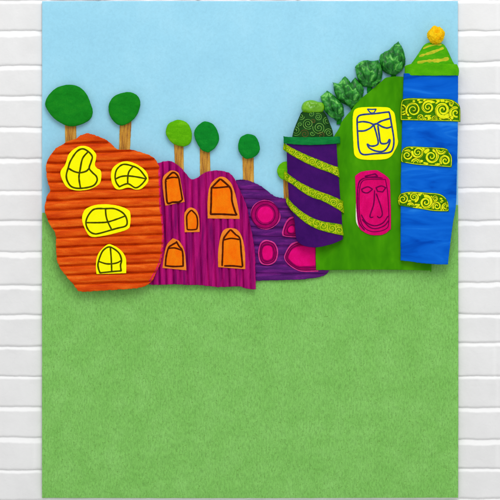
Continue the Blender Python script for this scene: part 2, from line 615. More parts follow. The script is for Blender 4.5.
# ------------------------------------------------------------------ round trees
def tree(label, crown, trunk, mat, group, d0=2.2, seed=0):
    xs = [p[0] for p in trunk]
    by = max(p[1] for p in trunk)
    bx = sum(xs) / len(xs)
    t = thing('tree', (bx, by, d0), label, 'tree', group)
    hw = (max(xs) - min(xs)) / 2
    cx = (max(xs) + min(xs)) / 2

    def tf(x, y, D):
        u = np.clip((x - cx) / hw, -1, 1)
        return d0 + 0.35 + 0.9 * np.sqrt(1 - u * u * .98) + 0.2 * np.sin((x - cx) * 2.0 + 1.2 * npoise(x * .2, y * .2, 0.3, seed)) + 0.1 * npoise(x, y, .4, seed)
    sheet('trunk', trunk, tf, d0 + .05, M['stick'], t, (0.7, 1.5), (0.4, 0.3), 0.8, 0.25, None, seed)
    sheet('crown', crown, puff(d0 + 5.0, 7, 1.9, seed, 0.22), d0 + 3.2, mat, t, (1.2, 1.2), (0.5, 0.3), 0.9, 0.2, None, seed)
    return t


RT = 'round paper trees on stick trunks'
tree('largest round dark green tree, leftmost above the orange house',
     Z(40, 80, 8.333, [(255, 40), (330, 60), (390, 120), (420, 190), (440, 260), (425, 320), (370, 360), (290, 385), (220, 380), (130, 330), (75, 270), (45, 205), (65, 140), (120, 80), (180, 50)]),
     [(64.8, 122), (76, 122), (76.4, 146), (65.2, 146)], M['crown_dark'], RT, 2.2, 1)
tree('round dark green tree on the right shoulder of the orange house',
     Z(100, 80, 8.333, [(220, 102), (290, 115), (330, 160), (335, 215), (310, 290), (260, 345), (190, 380), (130, 360), (85, 300), (72, 240), (85, 180), (130, 130)]),
     [(120, 120), (131.4, 120), (129.6, 156), (118.6, 156)], M['crown_dark'], RT, 2.2, 2)
tree('fully visible bright lime green tree above the left hump of the magenta house',
     Z(155, 110, 8.333, [(200, 82), (270, 110), (305, 180), (305, 250), (280, 290), (230, 305), (150, 280), (105, 230), (90, 180), (110, 120), (150, 95)]),
     [(173.8, 140), (183.4, 140), (183.8, 174), (175.2, 174)], M['crown_lime'], RT, 2.2, 3)
tree('deep green oval tree above the right hump of the magenta house, touching the lime tree',
     Z(140, 110, 4.167, [(275, 48), (310, 65), (330, 115), (315, 155), (285, 178), (255, 165), (230, 120), (228, 85), (250, 58)]),
     [(199.8, 146), (209.6, 146), (210.6, 178), (200, 178)], M['crown_deep'], RT, 2.2, 4)
tree('small deep green tree standing alone above the purple ribbed house',
     Z(230, 120, 8.333, [(155, 118), (210, 135), (240, 190), (248, 250), (215, 300), (150, 325), (105, 305), (75, 260), (68, 210), (85, 150), (120, 125)]),
     [(242.2, 154), (253.6, 154), (254, 188), (243.4, 188)], M['crown_deep'], RT, 2.2, 5)
tree('lime green tree mostly hidden behind the striped purple tower',
     [(283.5, 162), (289, 162), (294, 166), (295, 172), (291, 178.5), (284, 180), (279.5, 177.5), (277, 171.5), (278.8, 165.5)],
     [(283, 175), (292, 175), (292, 204), (284, 204)], M['crown_lime'], RT, 2.2, 6)


# ------------------------------------------------------------------ leafy trees along the green house
def far_pts(B, base, k):
    far = [q for q in B if (q - Vector(base)).length > 0.5 * max((p - Vector(base)).length for p in B)]
    return far[int(k * len(far))]


def leafy(label, outline, base, tips, seed):
    t = thing('leafy_tree', (base[0], base[1], 3.0), label, 'tree', 'leafy trees along the slope of the green house')
    rnd = random.Random(seed)
    mx, my = sum(p[0] for p in outline) / len(outline), sum(p[1] for p in outline) / len(outline)
    outline = [(mx + (x - mx) * 1.06, my + (y - my) * 1.05) for x, y in outline]
    B = catmull(outline, True, 1.0)
    verts, faces, tones = [], [], []
    bx, by = base
    cx = sum(q.x for q in B) / len(B)
    cy = sum(q.y for q in B) / len(B)

    def blade(p0, p1, wid, d0, dm, d1, tone, curl):
        n, k = 9, 5
        ax = Vector((p1[0] - p0[0], p1[1] - p0[1]))
        L = ax.length
        ax /= L
        nn = Vector((-ax.y, ax.x))
        b = len(verts)
        for side in (0, 1):
            for i in range(n + 1):
                u = i / n
                w = wid * (math.sin(math.pi * min(1, 0.12 + u * 0.88)) ** 0.7) * (1 - 0.15 * u)
                if i == n:
                    w = 0.12
                mid = Vector(p0) + ax * L * u + nn * curl * math.sin(math.pi * u)
                dd = d0 * (1 - u) ** 2 + 2 * dm * u * (1 - u) + d1 * u * u
                for s in range(k):
                    v = -1 + 2 * s / (k - 1)
                    wv = 0.8 * noise.noise(Vector((u * 3.2, v * 1.6, seed + tone * 40)))
                    p = mid + nn * v * w
                    verts.append((p.x, p.y, dd - 0.9 * abs(v) ** 1.4 * wid * .5 + wv + (0 if side == 0 else -0.3)))
                    tones.append(tone)
        m = (n + 1) * k
        for i in range(n):
            for s in range(k - 1):
                a = b + i * k + s
                faces.append((a, a + 1, a + k + 1, a + k))
                faces.append((m + a, m + a + k, m + a + k + 1, m + a + 1))
            for s in (0, k - 1):
                a = b + i * k + s
                faces.append((a, a + k, m + a + k, m + a))

    # pleated, crumpled crepe paper gathered at the foot
    Rm = max((q - Vector(base)).length for q in B)
    kf = rnd.uniform(3.2, 4.2)

    def cf(x, y, D):
        th = np.arctan2(x - bx, by + 3 - y)
        rr = np.hypot(x - bx, y - by) / Rm
        t = np.clip(D / 5.5, 0, 1)
        dome = 4.2 * np.sqrt(np.clip(1 - (1 - t) ** 2, 0, 1)) * (1.15 - .45 * rr)
        pl = 2.6 * np.abs(np.sin(kf * th + 1.6 * npoise(x, y, .12, seed))) ** .8 * np.clip(rr * 1.2, 0, 1)
        return 5.4 + dome + pl + 1.0 * npoise(x, y, .16, seed + .5) + .2 * npoise(x, y, .5, seed + .9)
    crown = sheet('crown', outline, cf, 4.0, M['leaf'], t, (0.6, 0.6), (0.5, 0.4), 0.7, 0.5, None, seed, 70)
    ends = list(tips) + [(q.x, q.y) for q in (far_pts(B, base, k) for k in (.22, .5, .78))]
    for n, (tx, ty) in enumerate(ends):
        fr = 1.0 if n < len(tips) else rnd.uniform(.62, .82)
        ex, ey = bx + (tx - bx) * fr, by + (ty - by) * fr
        blade((bx + (tx - bx) * .06, by + (ty - by) * .06), (ex, ey), math.hypot(ex - bx, ey - by) * rnd.uniform(.2, .27), 7.6, 16.5 + (fr < 1) * 1.5, 9.6 + (fr < 1) * 3.2, rnd.uniform(.3, .8), rnd.uniform(-1.5, 1.5))
    link_mesh('leaf_tip', verts, faces, M['leaf'], crown, None, tones, 80)
    sx, sy = bx + (bx - cx) * .12, by + (by - cy) * .12
    sheet('trunk', [(sx - 2.2, by - 7), (sx + 2.2, by - 7), (sx + 2.6, sy + 5), (sx - 2.6, sy + 5)], tube(3.4, sx, 2.8, 0.9), 3.05, M['crown_dark'], t, (0.8, 1.2), (0.3, 0.2), 0.8, 0.2)


leafy('lowest leafy green tree beside the dome of the purple tower',
      [(321.2, 97), (327.5, 91.4), (336.6, 98.4), (342.2, 105.4), (343.6, 115.2), (336.6, 120.8), (329.6, 115.2), (324, 106.8)], (338.5, 118), [(327.5, 91.6), (322, 97.5), (334.5, 97)], 11)
leafy('leafy green tree with three spread tips, second lowest along the green slope',
      [(333.4, 82.8), (338, 85), (344.8, 76.8), (351, 84), (355, 78), (359, 83), (362.8, 88.8), (361.5, 97), (356.8, 103), (350.8, 108), (343, 101), (337, 92.5)], (353, 105), [(333.6, 82.8), (345, 76.6), (355.2, 77.6)], 12)
leafy('bushy broad leafy tree, third lowest along the green slope',
      [(355.4, 67.4), (360, 63), (365.6, 60.8), (372, 61.5), (377.6, 60.8), (381.2, 69.8), (380.5, 79.5), (372.8, 86), (363, 85.5), (358.5, 79)], (369.5, 86), [(365.6, 60.6), (377.8, 60.6), (356, 68)], 13)
leafy('topmost leafy tree with one tall pointed tip next to the blue tower',
      [(380, 57.8), (384, 53), (389.5, 50), (393.5, 46), (398, 42.2), (402.8, 51.8), (404.6, 61.4), (402, 69), (395.6, 74), (388, 73.5), (382.4, 68.6)], (393.5, 74.5), [(398.2, 42), (380.5, 57.6), (388.5, 50.5)], 14)


# ------------------------------------------------------------------ windows
def window(parent, outline, lines, d, mat, ink, lw, seed, pane=None, label=None):
    w = sheet('window', outline, flat(d + .55), d, mat, parent, (4, 4), (0.4, 0.25), 0.9, 0.15, None, seed)
    if label:
        w['label'] = label
    k = d + .55
    if pane:
        sheet('pane', pane, flat(d + .72), d + .56, M['orange_pane'], w, (4, 4), (0.25, 0.1), 0.9, 0.1, None, seed)
        k = d + .72
    strokes('window_frame', lines, lw * 1.12, flat(k), ink, w, 0.3, 0.6, seed=seed)
    return w


# purple ribbed house (lowest layer)
ph = thing('purple_house', (290, 281, 3), 'dark purple ribbed house with pink ring windows between the magenta house and purple tower', 'house', 'paper houses of the collage')
phw = sheet('wall', [(236, 180), (243.4, 179.8), (253, 182.2), (261.4, 186.4), (268.6, 191.8), (275.8, 196.6), (284, 198.4), (300, 203), (326, 215), (330, 240), (331, 262), (328, 272.4), (320.8, 276.6), (311, 278.4), (299, 279.6), (280, 280.2), (255.6, 280.8), (238, 281)],
            corr_rows(6.2, 1.2, 190.6, 9.2, 0.02, 255, 0.7, 21, 0.6, 2.2, 4.5), 3.3, M['purple_card'], ph, (2, 0.6), (0.7, 0.6), 0.8, 0.5, None, 21)


def ring_window(outer, ring, mid, pane, seed, lw=1.15):
    w = sheet('window', outer, flat(6.6), 5.95, M['pink_edge'], ph, (3, 3), (0.4, 0.25), 0.8, 0.2, None, seed)
    s = sheet('surround', ring, flat(6.8), 6.62, M['pink_mid'], w, (3, 3), (0.3, 0.12), 0.8, 0.2, None, seed + 1)
    sheet('pane', pane, flat(7.0), 6.82, M['pink_pane'], w, (3, 3), (0.3, 0.15), 0.8, 0.2, None, seed + 2)
    strokes('window_frame', [{'p': ring, 'closed': True}, {'p': mid, 'closed': True}], lw, flat(6.8), M['plum_ink'], w, 0.3, 0.7, seed=seed)


def ell(cx, cy, rx, ry, n=14, ph_=0.0):
    return [(cx + rx * math.cos(ph_ + 2 * math.pi * i / n), cy + ry * math.sin(ph_ + 2 * math.pi * i / n)) for i in range(n)]


ring_window(Z(235, 175, 8.333, [(245, 208), (310, 225), (355, 280), (380, 345), (360, 400), (310, 440), (260, 455), (200, 440), (150, 390), (130, 320), (150, 260), (190, 225)]),
            Z(235, 175, 8.333, ell(252, 331, 114, 113)), Z(235, 175, 8.333, ell(252, 330, 82, 84)), Z(235, 175, 8.333, ell(253, 330, 66, 68)), 31)
ring_window([(291.5, 216.8), (287, 220), (283.4, 227), (282, 233), (282.6, 236), (290, 237.2), (302, 237.5), (303, 220), (297, 217)],
            [(292.5, 219), (288, 222), (285, 228.5), (284, 233), (285, 235), (291, 235.6), (300, 236), (301, 222), (297, 219.5)],
            [(292, 224.6), (288.4, 227.5), (287, 231), (289, 233.4), (294, 233.6), (297, 230), (296, 226)], ell(291.2, 229.3, 3.4, 3.6, 10), 34)
ring_window(Z(240, 225, 8.333, [(230, 125), (290, 150), (318, 220), (305, 290), (270, 325), (220, 335), (170, 315), (150, 240), (165, 160), (195, 130)]),
            Z(240, 225, 8.333, [(230, 140), (280, 162), (302, 220), (290, 285), (262, 312), (220, 320), (182, 302), (166, 240), (178, 170), (200, 146)]),
            Z(240, 225, 8.333, [(230, 162), (270, 178), (285, 230), (272, 285), (225, 303), (190, 285), (177, 230), (190, 178)]),
            Z(240, 225, 8.333, [(230, 172), (262, 185), (272, 230), (264, 275), (228, 292), (196, 278), (186, 230), (196, 185)]), 37)
ring_window(Z(280, 225, 8.333, [(35, 280), (50, 220), (90, 160), (140, 138), (200, 130), (318, 140), (320, 388), (220, 391), (150, 381), (80, 340)]),
            Z(280, 225, 8.333, [(48, 280), (62, 225), (98, 176), (145, 152), (200, 146), (308, 150), (310, 372), (220, 376), (155, 368), (90, 330)]),
            Z(280, 225, 8.333, [(60, 275), (75, 230), (105, 190), (155, 166), (210, 160), (300, 165), (300, 352), (220, 356), (150, 352), (95, 318)]),
            Z(280, 225, 8.333, [(70, 275), (85, 230), (112, 198), (160, 178), (210, 172), (294, 176), (294, 338), (220, 342), (150, 340), (100, 308)]), 40)

# magenta house
mh = thing('magenta_house', (203, 287, 3), 'magenta house with two humps and orange arched windows', 'house', 'paper houses of the collage')
sheet('wall', [(150, 172), (152, 165.5), (158, 163.2), (165, 161.4), (171.2, 161.6), (176.5, 164), (182, 168.8), (186, 173.6), (189.2, 178), (194, 179.4), (200, 176), (206, 172), (217, 170.5), (228, 172.5), (234, 178), (238.5, 187), (243, 197), (247, 207), (250.2, 225), (253.2, 239.4), (255, 255), (255.6, 275), (255.8, 289.4), (250, 289), (244.4, 288), (240.8, 286.6), (232.4, 286.6), (220.4, 287), (209.6, 286.2), (200, 285), (191.6, 285), (176, 284.4), (154.4, 285), (148, 284)],
      corr_cols(9.6, 0.9, 158, 7.0, 0.03, 0.8, 51), 6.8, M['magenta_card'], mh, (0.45, 2), (0.7, 0.6), 0.8, 0.5, None, 51)
DM = 9.6
PANE = {}
window(mh, Z(155, 165, 10, [(170, 55), (230, 75), (250, 120), (270, 230), (298, 370), (105, 408), (90, 320), (75, 170), (90, 110), (130, 75)]),
       [Z(155, 165, 10, [(122, 165), (110, 150), (180, 78), (232, 118), (250, 200), (275, 352)]), Z(155, 165, 10, [(276, 346), (240, 372), (180, 372), (128, 380), (115, 280), (108, 160)]), Z(155, 165, 10, [(115, 142), (170, 126), (238, 128)])],
       DM, M['orange_paper'], M['brown_ink'], 1.75, 52,
       Z(155, 165, 10, [(112, 140), (180, 85), (235, 125), (250, 200), (272, 350), (132, 377), (112, 200)]))
window(mh, [(189.6, 207.7), (193.5, 208.3), (196.8, 210.8), (199.2, 218), (199.7, 232), (184.8, 232.4), (184.3, 215.6), (186, 210.8)],
       [[(187.4, 229.8), (187, 222), (187, 216.2), (189, 212.5), (191.8, 210)], [(191.4, 210), (195.5, 214), (197.2, 218), (197.6, 224), (196.8, 229.6)], [(187, 229.6), (192, 229.8), (197, 229.2)]],
       DM, M['orange_paper'], M['brown_ink'], 1.5, 53,
       [(187.4, 229.4), (187.2, 217), (191.6, 211), (197, 218), (196.8, 229)])
window(mh, [(221, 176.8), (226.5, 178.5), (232, 185), (236, 197), (239, 212), (239.7, 219.1), (207.8, 218.5), (207.5, 205), (208.5, 192), (211, 184), (216, 179)],
       [[(210.8, 215), (211.3, 203), (211.6, 190), (212.6, 187), (220.6, 178.8)], [(220.4, 179), (229, 186.6), (231.5, 192), (232, 201), (235, 211.5), (237, 215.5)], [(210.5, 214.2), (222, 214.2), (236.5, 215)], [(212, 188), (220, 187.6), (229.4, 186.6)]],
       DM, M['orange_paper'], M['brown_ink'], 1.85, 54,
       [(211, 214), (211.8, 189), (220.4, 179.8), (229, 187), (231.8, 200), (235.8, 214.6)])
window(mh, [(172.8, 238.4), (176.5, 239.5), (180, 242), (184.8, 251.6), (186.5, 270.3), (162.5, 267.9), (164.4, 254), (167.3, 244.4)],
       [[(165.6, 266.4), (166.4, 257), (168.8, 248), (172.5, 244.8), (177, 242.4)], [(176.2, 241.2), (179, 246), (182, 250), (183, 256), (183.2, 266.8)], [(165.4, 265.6), (174, 266.4), (183.2, 266)], [(168.4, 248.4), (175, 248), (182, 250.4)]],
       DM, M['orange_paper'], M['brown_ink'], 1.7, 55,
       [(165.8, 265.4), (166.8, 256), (169, 248), (177, 243), (182, 250.5), (183, 266)])
window(mh, [(231.2, 228.2), (237.7, 230.2), (242.3, 238), (244.9, 251.6), (245.3, 269.2), (218.2, 267.2), (218.2, 251.6), (220.8, 236), (224.7, 229.5)],
       [[(222.2, 266), (222.8, 252), (223.4, 240.2), (226.5, 234.5), (230.8, 229.4)], [(230.6, 229.6), (235.5, 234.5), (239.8, 238.8), (241.2, 252.9), (242.6, 267)], [(224, 265.8), (233, 265.8), (242.6, 266.8)], [(223.6, 240), (231.2, 238.4), (239.4, 239.6)]],
       DM, M['orange_paper'], M['brown_ink'], 1.7, 56,
       [(222.6, 265.6), (223.6, 240), (230.6, 230.4), (239.6, 239), (242, 266)])

# orange house
oh = thing('orange_house', (105, 291, 3), 'orange ribbed house with four yellow windows of odd shapes', 'house', 'paper houses of the collage')
OUT = [(89.2, 133.8), (82, 135.4), (76, 139), (66.4, 142.6), (55.6, 149.8), (49, 158.8), (46.6, 168.4), (47.8, 180.4), (50.6, 190.4), (47.8, 195.6), (46, 202.8), (45.4, 210), (47.2, 217.2), (50.8, 225.6), (55.6, 232.8), (56.6, 242.2), (56.8, 253), (57.4, 260.2), (61, 268.6), (67.6, 277), (74.8, 285.4), (80.8, 291.4), (100, 290.6), (124, 289.2), (141, 287.4), (150.6, 282.6), (156.2, 273), (160.8, 262.6), (162.6, 252), (163.8, 238.6), (163.6, 226.5), (161.6, 212), (160.6, 190), (160.2, 172), (157.4, 162.4), (151.6, 156.4), (142, 152.8), (132.4, 150.2), (118, 149.4), (112.5, 145), (107, 140.4), (100, 137.4)]
osurf = corr_rows(14.4, 1.5, 153.2, 9.35, -0.035, 70, 0.7, 61, 0.9, 4.2, 10.4)
sheet('wall', OUT, osurf, 9.9, M['orange_card'], oh, (2, 0.42), (0.7, 0.6), 0.8, 0.6, None, 61)
M['edge_pink'] = paint('edge_pink', [(0.3, (222, 40, 60)), (0.6, (226, 24, 110)), (0.8, (236, 80, 150))], (1, 1, 4), 60, 0.7, 0.2, 900, 0.15)
strokes('painted_edge', [[(159.3, 168), (159.6, 180), (159.8, 192), (160.4, 208), (161.8, 218), (162.8, 228), (162.9, 238), (161.7, 252), (159.6, 262), (155.2, 272), (149.6, 281.5)]], 1.9, plus(osurf, -0.1), M['edge_pink'], oh, 0.25, 0.5, wob=0.7, seed=3)
DO = 14.3
window(oh, [(82.6, 146.2), (90.4, 148), (96.4, 154), (96.6, 159), (95.4, 165), (97.6, 168.5), (101.3, 171), (101.8, 178), (99.5, 184.5), (90.4, 189.4), (79.6, 190.8), (71.2, 189.4), (65.5, 185), (61, 173.2), (65.8, 164.8), (69.4, 154.6), (76, 148.6)],
       [{'p': Z(40, 130, 8.333, [(240, 320), (260, 260), (310, 185), (360, 160), (410, 185), (440, 225), (430, 270), (415, 320), (440, 355), (475, 390), (478, 430), (440, 470), (340, 488), (270, 475), (235, 430), (225, 380)]), 'closed': True},
        Z(40, 130, 8.333, [(405, 185), (360, 240), (340, 330), (330, 400), (343, 488)]), Z(40, 130, 8.333, [(240, 320), (290, 348), (340, 358), (390, 345), (415, 320)])], DO, M['yellow_paper'], M['olive_ink'], 1.8, 62)
window(oh, Z(100, 130, 8.333, [(200, 265), (260, 268), (330, 300), (385, 345), (405, 395), (400, 440), (350, 490), (300, 499), (240, 482), (170, 499), (130, 487), (102, 437), (95, 370), (110, 320), (150, 285)]),
       [{'p': Z(100, 130, 8.333, [(195, 290), (265, 300), (330, 330), (390, 405), (350, 455), (300, 483), (235, 450), (165, 475), (140, 440), (130, 390), (145, 330)]), 'closed': True},
        Z(100, 130, 8.333, [(280, 305), (245, 350), (235, 400), (235, 450)]), Z(100, 130, 8.333, [(135, 410), (180, 390), (240, 385), (320, 395), (388, 410)])], DO, M['yellow_paper'], M['olive_ink'], 1.7, 63)
window(oh, [(82.6, 219.6), (85, 210.6), (91.6, 206.4), (100, 204.6), (109.6, 204.6), (120.4, 206.4), (128.8, 210), (131, 214.8), (130.6, 224.4), (128.2, 229.2), (115.6, 233.4), (100, 236.6), (91, 236.4), (86, 230)],
       [{'p': Z(100, 180, 8.333, [(-20, 240), (50, 240), (120, 240), (180, 265), (215, 300), (230, 350), (215, 385), (140, 405), (0, 445), (-45, 448), (-80, 430), (-104, 395), (-112, 350), (-95, 300), (-60, 255)]), 'closed': True},
        Z(100, 180, 8.333, [(50, 240), (55, 300), (70, 350), (100, 412)]), Z(100, 180, 8.333, [(-110, 356), (0, 356), (70, 350), (150, 325), (215, 300)])], DO, M['yellow_paper'], M['olive_ink'], 1.75, 64)
window(oh, Z(100, 235, 8.333, [(65, 80), (110, 85), (170, 120), (210, 170), (222, 220), (222, 318), (100, 322), (-25, 325), (-30, 270), (-25, 200), (0, 140)]),
       [{'p': Z(100, 235, 8.333, [(75, 100), (120, 115), (165, 155), (183, 210), (175, 250), (180, 298), (100, 305), (5, 315), (-8, 280), (-12, 240), (5, 180), (30, 130)]), 'closed': True},
        Z(100, 235, 8.333, [(90, 100), (98, 200), (102, 305)]), Z(100, 235, 8.333, [(-10, 218), (50, 238), (100, 240), (150, 230), (183, 210)])], DO, M['yellow_paper'], M['olive_ink'], 1.7, 65)

# green house
gh = thing('green_house', (374, 270, 3), 'tall bright green sloping house with a yellow and a pink face window', 'house', 'paper houses of the collage')


def gsurf(x, y, D):
    return 8.0 + 0.25 * npoise(x, y, 0.02, 71) + 0.08 * npoise(x, y, 0.2, 72)


sheet('wall', [(316, 270), (315.8, 246), (318, 200), (328, 150), (339, 128), (342.4, 120.6), (350.8, 110.6), (358, 101.2), (369, 92), (376, 86), (382.4, 80.6), (387, 77.6), (402.8, 77), (430, 84), (431, 200), (431.3, 266), (429.8, 270.4), (380, 269.6), (345, 270)],
      gsurf, 6.9, M['green_paint'], gh, (4, 4), (0.5, 0.4), 1.0, 0.25, None, 71)
fw = sheet('face_window', Z(345, 100, 8.333, [(90, 75), (150, 62), (340, 62), (385, 85), (415, 130), (435, 300), (440, 360), (410, 430), (370, 480), (300, 498), (150, 498), (85, 470), (70, 400), (62, 200), (68, 110)]), flat(8.7), 8.0, M['yellow_paper'], gh, (4, 4), (0.4, 0.25), 0.9, 0.15, None, 73)
fw['label'] = 'yellow paper window with a smiling face in navy line'
z = lambda p: Z(345, 100, 8.333, p)
strokes('drawn_face', [{'p': z([(105, 145), (140, 125), (250, 115), (350, 103), (368, 112), (385, 200), (405, 330), (395, 410), (360, 440), (250, 448), (150, 455), (115, 410), (105, 300), (100, 190)]), 'closed': True},
        {'p': z([(186, 78), (222, 80), (258, 78), (240, 108), (212, 108)]), 'closed': True, 'w': 1.6},
        z([(105, 188), (150, 182), (200, 190), (245, 205), (300, 178), (375, 155)]), z([(105, 260), (160, 258), (210, 235), (255, 200), (310, 225), (350, 235), (390, 222)]),
        z([(238, 208), (262, 290), (275, 360), (250, 382), (210, 384), (182, 366)]), z([(272, 212), (284, 300), (294, 355), (318, 366), (352, 358), (370, 325)]),
        z([(182, 364), (200, 400), (250, 425), (310, 430), (350, 400), (372, 350), (370, 326)])], 2.1, flat(8.7), M['navy_ink'], fw, 0.3, 0.6, seed=74)
fw2 = sheet('face_window', Z(345, 165, 6.667, [(65, 75), (110, 45), (200, 35), (230, 45), (290, 90), (300, 150), (305, 400), (295, 435), (250, 465), (180, 468), (130, 450), (90, 410), (75, 300), (70, 180)]), flat(8.9), 8.25, M['pink_face'], gh, (4, 4), (0.5, 0.3), 0.9, 0.2, None, 75)
fw2['label'] = 'hot pink paper window with a long face in plum line'
sheet('paper_backing', Z(345, 165, 6.667, [(110, 70), (230, 70), (290, 120), (296, 400), (240, 450), (170, 455), (110, 430), (84, 405), (72, 370), (71, 290), (78, 200)]), flat(8.42), 8.1, M['white_paper'], fw2, (5, 5), (0.2, 0.1), 1, 0.2, None, 76)
z = lambda p: Z(345, 165, 6.667, p)
strokes('drawn_face', [{'p': z([(95, 170), (110, 115), (150, 97), (268, 97), (284, 200), (290, 380), (268, 428), (190, 445), (130, 420), (100, 360), (92, 250)]), 'closed': True, 'w': 1.1},
        {'p': z([(132, 76), (200, 60), (216, 76), (150, 82)]), 'closed': True},
        z([(84, 160), (95, 112), (130, 88), (190, 84), (250, 88)]), z([(82, 160), (82, 280), (92, 380), (130, 436)]),
        {'p': z([(110, 162), (150, 146), (182, 162), (150, 186), (118, 180)]), 'closed': True}, {'p': z([(206, 152), (240, 140), (270, 152), (250, 180), (216, 176)]), 'closed': True},
        z([(196, 168), (190, 260), (166, 335), (172, 350), (188, 346)]), z([(206, 190), (235, 270), (247, 330), (228, 352), (212, 340)]),
        z([(106, 330), (140, 382), (195, 405), (250, 387), (286, 340)]), z([(112, 362), (160, 412), (205, 424), (262, 404), (288, 370)])], 1.6, flat(8.9), M['plum_ink'], fw2, 0.28, 0.6, seed=77)


# ------------------------------------------------------------------ purple tower
pt = thing('purple_tower', (318, 247, 8), 'round purple tower with slanting green sashes and a dark swirled dome', 'tower', 'paper towers of the collage')
psurf = tube(8.3, 312.5, 27.5, 9.5, 0.055, 145)
sheet('wall', [(286.6, 142), (310, 143.5), (336.2, 142), (337.5, 165), (339.8, 195), (342, 225), (342.6, 239.4), (336, 242.4), (328, 245), (316.4, 247.4), (306, 246.4), (299, 243), (296, 238), (294.2, 220), (290.4, 205), (288.4, 192), (287, 165)],
      psurf, 8.0, M['purple_paper'], pt, (1.2, 4), (0.4, 0.3), 0.9, 0.2, None, 81)


def sash(outline, seed, rr, mid):
    su = plus(psurf, 0.75)
    b = sheet('sash', outline, su, 8.05, M['sash_green'], pt, (1.2, 1.2), (0.35, 0.25), 0.9, 0.2, None, seed)
    clip = np.array([(q.x, q.y) for q in catmull(outline, True, 1.0)])
    rnd = random.Random(seed)
    ln = []
    P = catmull(mid, False, rr * 1.75)
    for i, q in enumerate(P):
        ln.append({'p': spiral(q.x, q.y + rnd.uniform(-.8, .8), rr * rnd.uniform(.8, 1.1), 2.0, rnd.uniform(0, 6), rnd.choice((-1, 1))), 'taper': (1.2, .7)})
        for s in (-1, 1):
            ln.append({'p': spiral(q.x + rr * .9, q.y + s * rr * .95 + rr * .5, rr * .45, 1.0, rnd.uniform(0, 6), s), 'w': .7})
    n = len(outline) // 2
    strokes('swirl', ln, 0.95, su, M['sash_yellow'], b, 0.1, 0.5, clip=clip, seed=seed)
    e = [list(outline[1:n - 1]), list(outline[n + 1:-1])]
    return b


sash([(283.8, 143), (291.6, 148), (304.8, 154.6), (318, 160), (330, 165), (338, 167.2), (339.6, 178), (330, 173.2), (318, 169), (306, 163.6), (292.8, 156.4), (282.8, 149.6)], 82, 3.9, [(287, 149), (298, 156), (312, 162), (325, 167), (336, 171.5)])
sash([(284.5, 170), (288, 174), (297.6, 181), (304.8, 185.2), (318, 191.2), (330, 195.4), (343, 201), (344, 213.6), (335, 208), (321.6, 201), (312, 197.8), (302.4, 192.4), (291.6, 184.4), (284, 179)], 83, 3.9, [(287, 177), (298, 186), (312, 193.5), (325, 199), (340, 206)])
sash([(286.8, 196.6), (292.8, 204), (302.4, 212.2), (312, 217.8), (321.6, 221.3), (330, 222.7), (341.5, 224.5), (343.6, 235.8), (330, 233), (318, 229.6), (307.2, 224.2), (297.6, 216.6), (290.4, 209.4), (286, 201.6)], 84, 4.3, [(290, 204), (299, 213), (311, 221), (323, 226), (339, 230)])
rsurf = tube(8.6, 311.8, 29, 11.0)
sheet('rim', [(283.4, 136.4), (290, 137.4), (308.6, 137.8), (325, 137.4), (339.6, 136.8), (340.2, 143.6), (326, 144.9), (310, 145.5), (294, 144.9), (283.6, 143.2)], rsurf, 8.2, M['rim_green'], pt, (1.0, 2), (0.5, 0.4), 0.9, 0.25, None, 85)
dome_o = [(291.8, 139), (293.8, 130), (298.8, 118), (302.3, 112), (312, 109), (324, 112.5), (329.6, 123.4), (332.4, 131), (333.4, 139)]


def dsurf(x, y, D):
    hw = 11 + (np.clip(y, 108, 140) - 108) * 0.34
    u = np.clip((x - 312.3) / hw, -1, 1)
    return 8.4 + 9.5 * np.sqrt(1 - u * u * .99) * np.clip(0.5 + (y - 108) / 45, 0.4, 1)


dm = sheet('dome', dome_o, dsurf, 8.2, M['dome_green'], pt, (1.2, 1.2), (0.5, 0.4), 0.9, 0.15, None, 86)
dclip = np.array([(q.x, q.y) for q in catmull(dome_o, True, 1.0)])
strokes('swirl', [{'p': spiral(307.9, 124.3, 5.4, 2.4, 1.0)}, {'p': spiral(318.6, 128.3, 6, 2.4, 3.4, -1)}, {'p': spiral(295.6, 131, 5, 2.2, 0.2)}, {'p': spiral(318, 117.5, 3.6, 2, 4)}, {'p': spiral(327, 121, 4, 2, 2)},
                  {'p': spiral(328.5, 133, 4, 2, 3)}, {'p': spiral(301, 117, 3, 1.6, 0)}, {'p': spiral(311, 114.5, 2.6, 1.4, 5)}, {'p': spiral(300, 125, 2.2, 1.2, 2)}, {'p': spiral(312, 134, 2.4, 1.2, 0)}], 0.75, dsurf, M['dome_swirl'], dm, 0.12, 0.5, clip=dclip, seed=87)
strokes('swirl', [{'p': spiral(304.5, 134.5, 4.2, 1.8, 3.3)}, {'p': spiral(321, 136, 3.4, 1.5, 3.3)}, {'p': spiral(313, 122, 2.2, 1.2, 3.3)}], 0.85, dsurf, M['dome_brown'], dm, 0.12, 0.5, clip=dclip, seed=88)
sheet('finial', [(301.2, 108), (303, 103.5), (307, 101), (312, 100.4), (318, 102), (322.5, 103.4), (324.2, 107.6), (322.6, 112), (318, 113.4), (312, 113.8), (306, 113.6), (302.4, 112)], lambda x, y, D: puff(11.4, 5.5, 4.6, 89, 0.3)(x, y, D) + 1.1 * npoise(x, y, 0.16, 41) + 0.6 * npoise(x, y, 0.4, 42), 8.6, M['bead'], pt, (0.7, 0.7), (0.5, 0.5), 0.7, 0.1, None, 89)

# ------------------------------------------------------------------ blue tower
bt = thing('blue_tower', (424, 264, 8), 'tall blue tower with yellow swirl bands and a green striped cone roof', 'tower', 'paper towers of the collage')
_bt = tube(8.3, 429, 30, 10.5, -0.012, 76)


def bsurf(x, y, D):
    return _bt(x, y, D) + 0.35 * npoise(x * .3, y, 0.12, 91)


